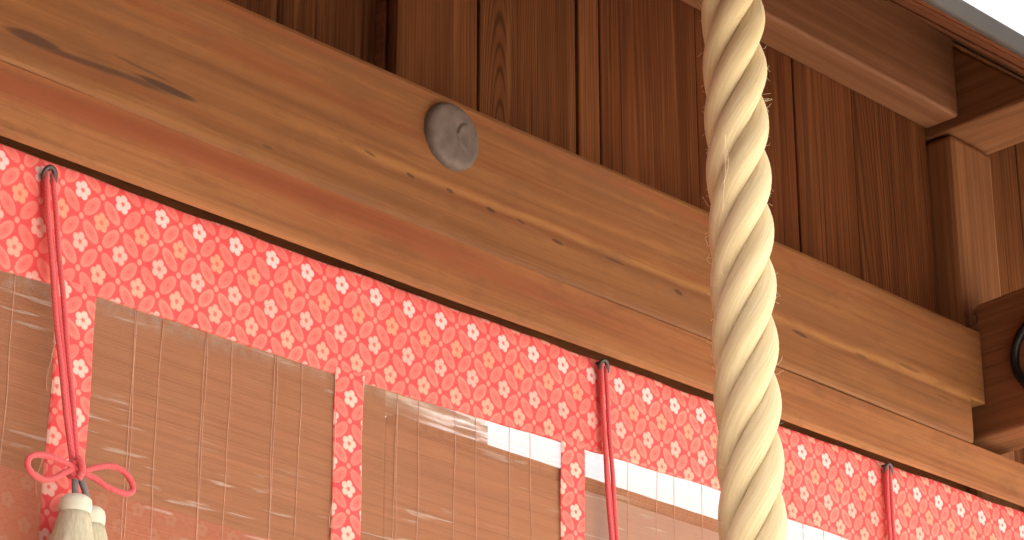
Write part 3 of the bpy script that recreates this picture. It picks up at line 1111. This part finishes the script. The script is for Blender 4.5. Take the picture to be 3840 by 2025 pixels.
# ------------------------------------------------------------------ twisted bell rope
RX, RY = 2.4365, 2.0
RZ0, RZ1 = 1.15, EZ + (RY - EY) * 0.9 - 0.02
rope = tag(empty('bell_rope', (RX, RY, RZ0)), 'thick twisted cream rope hanging in front of the beam', 'rope')
NST, LAY = 4, 0.325
rc, rs = 0.0262, 0.0185
NSEG, NSD = 420, 26
for s_i in range(NST):
    bm = bmesh.new()
    uvl = bm.loops.layers.uv.new('UVMap')
    rings = []
    ln = 0.0
    prevp = None
    lens = []
    for i in range(NSEG + 1):
        z = RZ0 + (RZ1 - RZ0) * i / NSEG
        a = 2 * math.pi * (-(z) / LAY * -1.0) + 2 * math.pi * s_i / NST + 0.9
        # right-hand lay: the front of each strand climbs to the right
        p = Vector((RX + rc * math.cos(a), RY + rc * math.sin(a), z))
        tdir = Vector((-rc * math.sin(a) * 2 * math.pi / LAY, rc * math.cos(a) * 2 * math.pi / LAY, 1.0)).normalized()
        rad_ = Vector((math.cos(a), math.sin(a), 0))
        bi = tdir.cross(rad_).normalized()
        if prevp is not None:
            ln += (p - prevp).length
        prevp = p
        lens.append(ln)
        rloc = rs * (1 + 0.025 * math.sin(z * 37 + s_i * 2) + 0.015 * math.sin(z * 83 + s_i))
        rings.append([bm.verts.new(p + (rad_ * math.cos(2 * math.pi * k / NSD) * rloc * 0.98 + bi * math.sin(2 * math.pi * k / NSD) * rloc * 1.03)) for k in range(NSD)])
    for i in range(NSEG):
        for k in range(NSD):
            f = bm.faces.new((rings[i][k], rings[i][(k + 1) % NSD], rings[i + 1][(k + 1) % NSD], rings[i + 1][k]))
            us = (k / NSD, (k + 1) / NSD, (k + 1) / NSD, k / NSD)
            vs = (lens[i], lens[i], lens[i + 1], lens[i + 1])
            for q, lp in enumerate(f.loops):
                lp[uvl].uv = (us[q], vs[q] + s_i * 3.7)
    bm.faces.new(list(reversed(rings[0])))
    bm.faces.new(rings[-1])
    bmesh.ops.recalc_face_normals(bm, faces=list(bm.faces))
    obj('strand', bm, m_rope, rope, smooth=True)
# stray fibres
bm = bmesh.new()
rnd = random.Random(5)
for i in range(420):
    z = rnd.uniform(2.4, 3.45)
    a = rnd.uniform(0, 6.28)
    r0 = 0.0435
    d = Vector((math.cos(a), math.sin(a), 0))
    tn = Vector((-d.y, d.x, 0))
    p0 = Vector((RX, RY, z)) + d * (r0 - 0.008)
    ln = rnd.uniform(0.006, 0.020)
    up = rnd.uniform(-0.8, 1.0)
    pts = [p0 + d * (0.008 + ln * f * rnd.uniform(0.25, 0.4)) + tn * (ln * 0.5 * f * rnd.uniform(0.6, 1.2)) + Vector((0, 0, up * ln * f)) for f in (0, 0.35, 0.7, 1.0)]
    pts[0] = p0
    tube(bm, pts, 0.00016, 3, caps=False)
for (pts) in ([(RX - 0.040, RY - 0.012, 3.10), (RX - 0.050, RY - 0.02, 3.115), (RX - 0.052, RY - 0.02, 3.09), (RX - 0.047, RY - 0.015, 3.06), (RX - 0.052, RY - 0.015, 3.03), (RX - 0.049, RY - 0.01, 3.005)],
              [(RX - 0.040, RY - 0.012, 3.08), (RX - 0.048, RY - 0.02, 3.095), (RX - 0.046, RY - 0.02, 3.07), (RX - 0.051, RY - 0.015, 3.045)],
              [(RX + 0.040, RY, 2.965), (RX + 0.052, RY - 0.004, 2.962), (RX + 0.058, RY - 0.006, 2.945), (RX + 0.055, RY - 0.006, 2.925), (RX + 0.044, RY - 0.004, 2.915)],
              [(RX + 0.040, RY, 3.20), (RX + 0.046, RY - 0.004, 3.18), (RX + 0.045, RY - 0.006, 3.155), (RX + 0.040, RY - 0.006, 3.13)],
              [(RX + 0.040, RY, 3.13), (RX + 0.049, RY - 0.004, 3.10), (RX + 0.048, RY - 0.006, 3.08)]):
    tube(bm, smoothpath(pts, 6), 0.00035, 4, caps=False)
fb = obj('fibres', bm, m_hair, rope, loc=(RX, RY, RZ0))
fb['kind'] = 'stuff'

# ------------------------------------------------------------------ unseen plank wall at the left, added to block light
shade_wall = tag(empty('left_shade_wall', (-1.0, 0.0, 0.0)), 'unseen dark plank wall added at the left to shade that side', 'wall')
for k in range(22):
    y0 = -3.4 + k * 0.27
    bm = bmesh.new()
    box(bm, -1.06, -1.0 + random.uniform(-0.002, 0.002), y0, y0 + 0.266, 0.0, 4.4)
    obj('board', bm, m_old, shade_wall)

# ------------------------------------------------------------------ dim hall behind the blind
hall = tag(empty('hall_back_wall', (3.5, 4.5, 0.0)), 'plain wooden hall wall seen through the blind, open to bright sky above', 'wall')
boxobj('wall_panel', (0.2, 4.05, 4.5, 4.56, 0.0, 4.30), m_inner, hall, 0.004)
boxobj('wall_panel', (4.052, 4.70, 4.5, 4.56, 0.0, 3.755), m_inner, hall, 0.004)
boxobj('wall_panel', (4.702, 7.6, 4.5, 4.56, 0.0, 3.755), m_inner_pale, hall, 0.004)  # wall colour lightened in place of brighter light at the right
boxobj('opening_rail', (4.052, 7.6, 4.47, 4.58, 3.757, 3.778), m_innerp, hall, 0.003)
boxobj('paper_pane', (4.052, 4.43, 4.52, 4.523, 3.789, 4.30), m_paper, hall, 0.0)
for (n_, d_) in (('hall_left_wall', (0.14, 0.2, 2.72, 4.56, 0.0, 4.3)), ('hall_right_wall', (7.6, 7.66, 2.72, 4.56, 0.0, 4.3))):
    tag(boxobj(n_, d_, m_inner, None, 0.003), 'plain wooden side wall of the hall, on the %s' % ('left' if 'left' in n_ else 'right'), 'wall')
tag(boxobj('hall_floor', (0.2, 7.6, 2.4, 4.5, 0.5, 0.6), m_inner, None, 0.003), 'wooden floor of the hall behind the blind', 'floor', kind='structure')
tag(boxobj('hall_beam', (0.2, 7.6, 3.60, 3.70, 2.84, 2.90), m_inner, None, 0.004), 'inner beam faintly seen through the blind at lower left', 'beam')

# inner red-bordered curtain, faintly visible through the splints
bm = bmesh.new()
rows = []
for i in range(41):
    x = 1.4 + (3.3 - 1.4) * i / 40
    yy = 3.5 + 0.006 * math.sin(x * 14)
    rows.append([bm.verts.new(p) for p in ((x, yy, 2.70), (x, yy - 0.002, 2.985), (x, yy + 0.01, 2.985), (x, yy + 0.01, 2.70))])
for a, b in zip(rows[:-1], rows[1:]):
    for k in range(4):
        bm.faces.new((a[k], b[k], b[(k + 1) % 4], a[(k + 1) % 4]))
bm.faces.new(list(reversed(rows[0])))
bm.faces.new(rows[-1])
bmesh.ops.recalc_face_normals(bm, faces=list(bm.faces))
tag(obj('inner_curtain', bm, m_innerband, smooth=False), 'second red flowered border faintly showing through the blind at lower left', 'curtain')
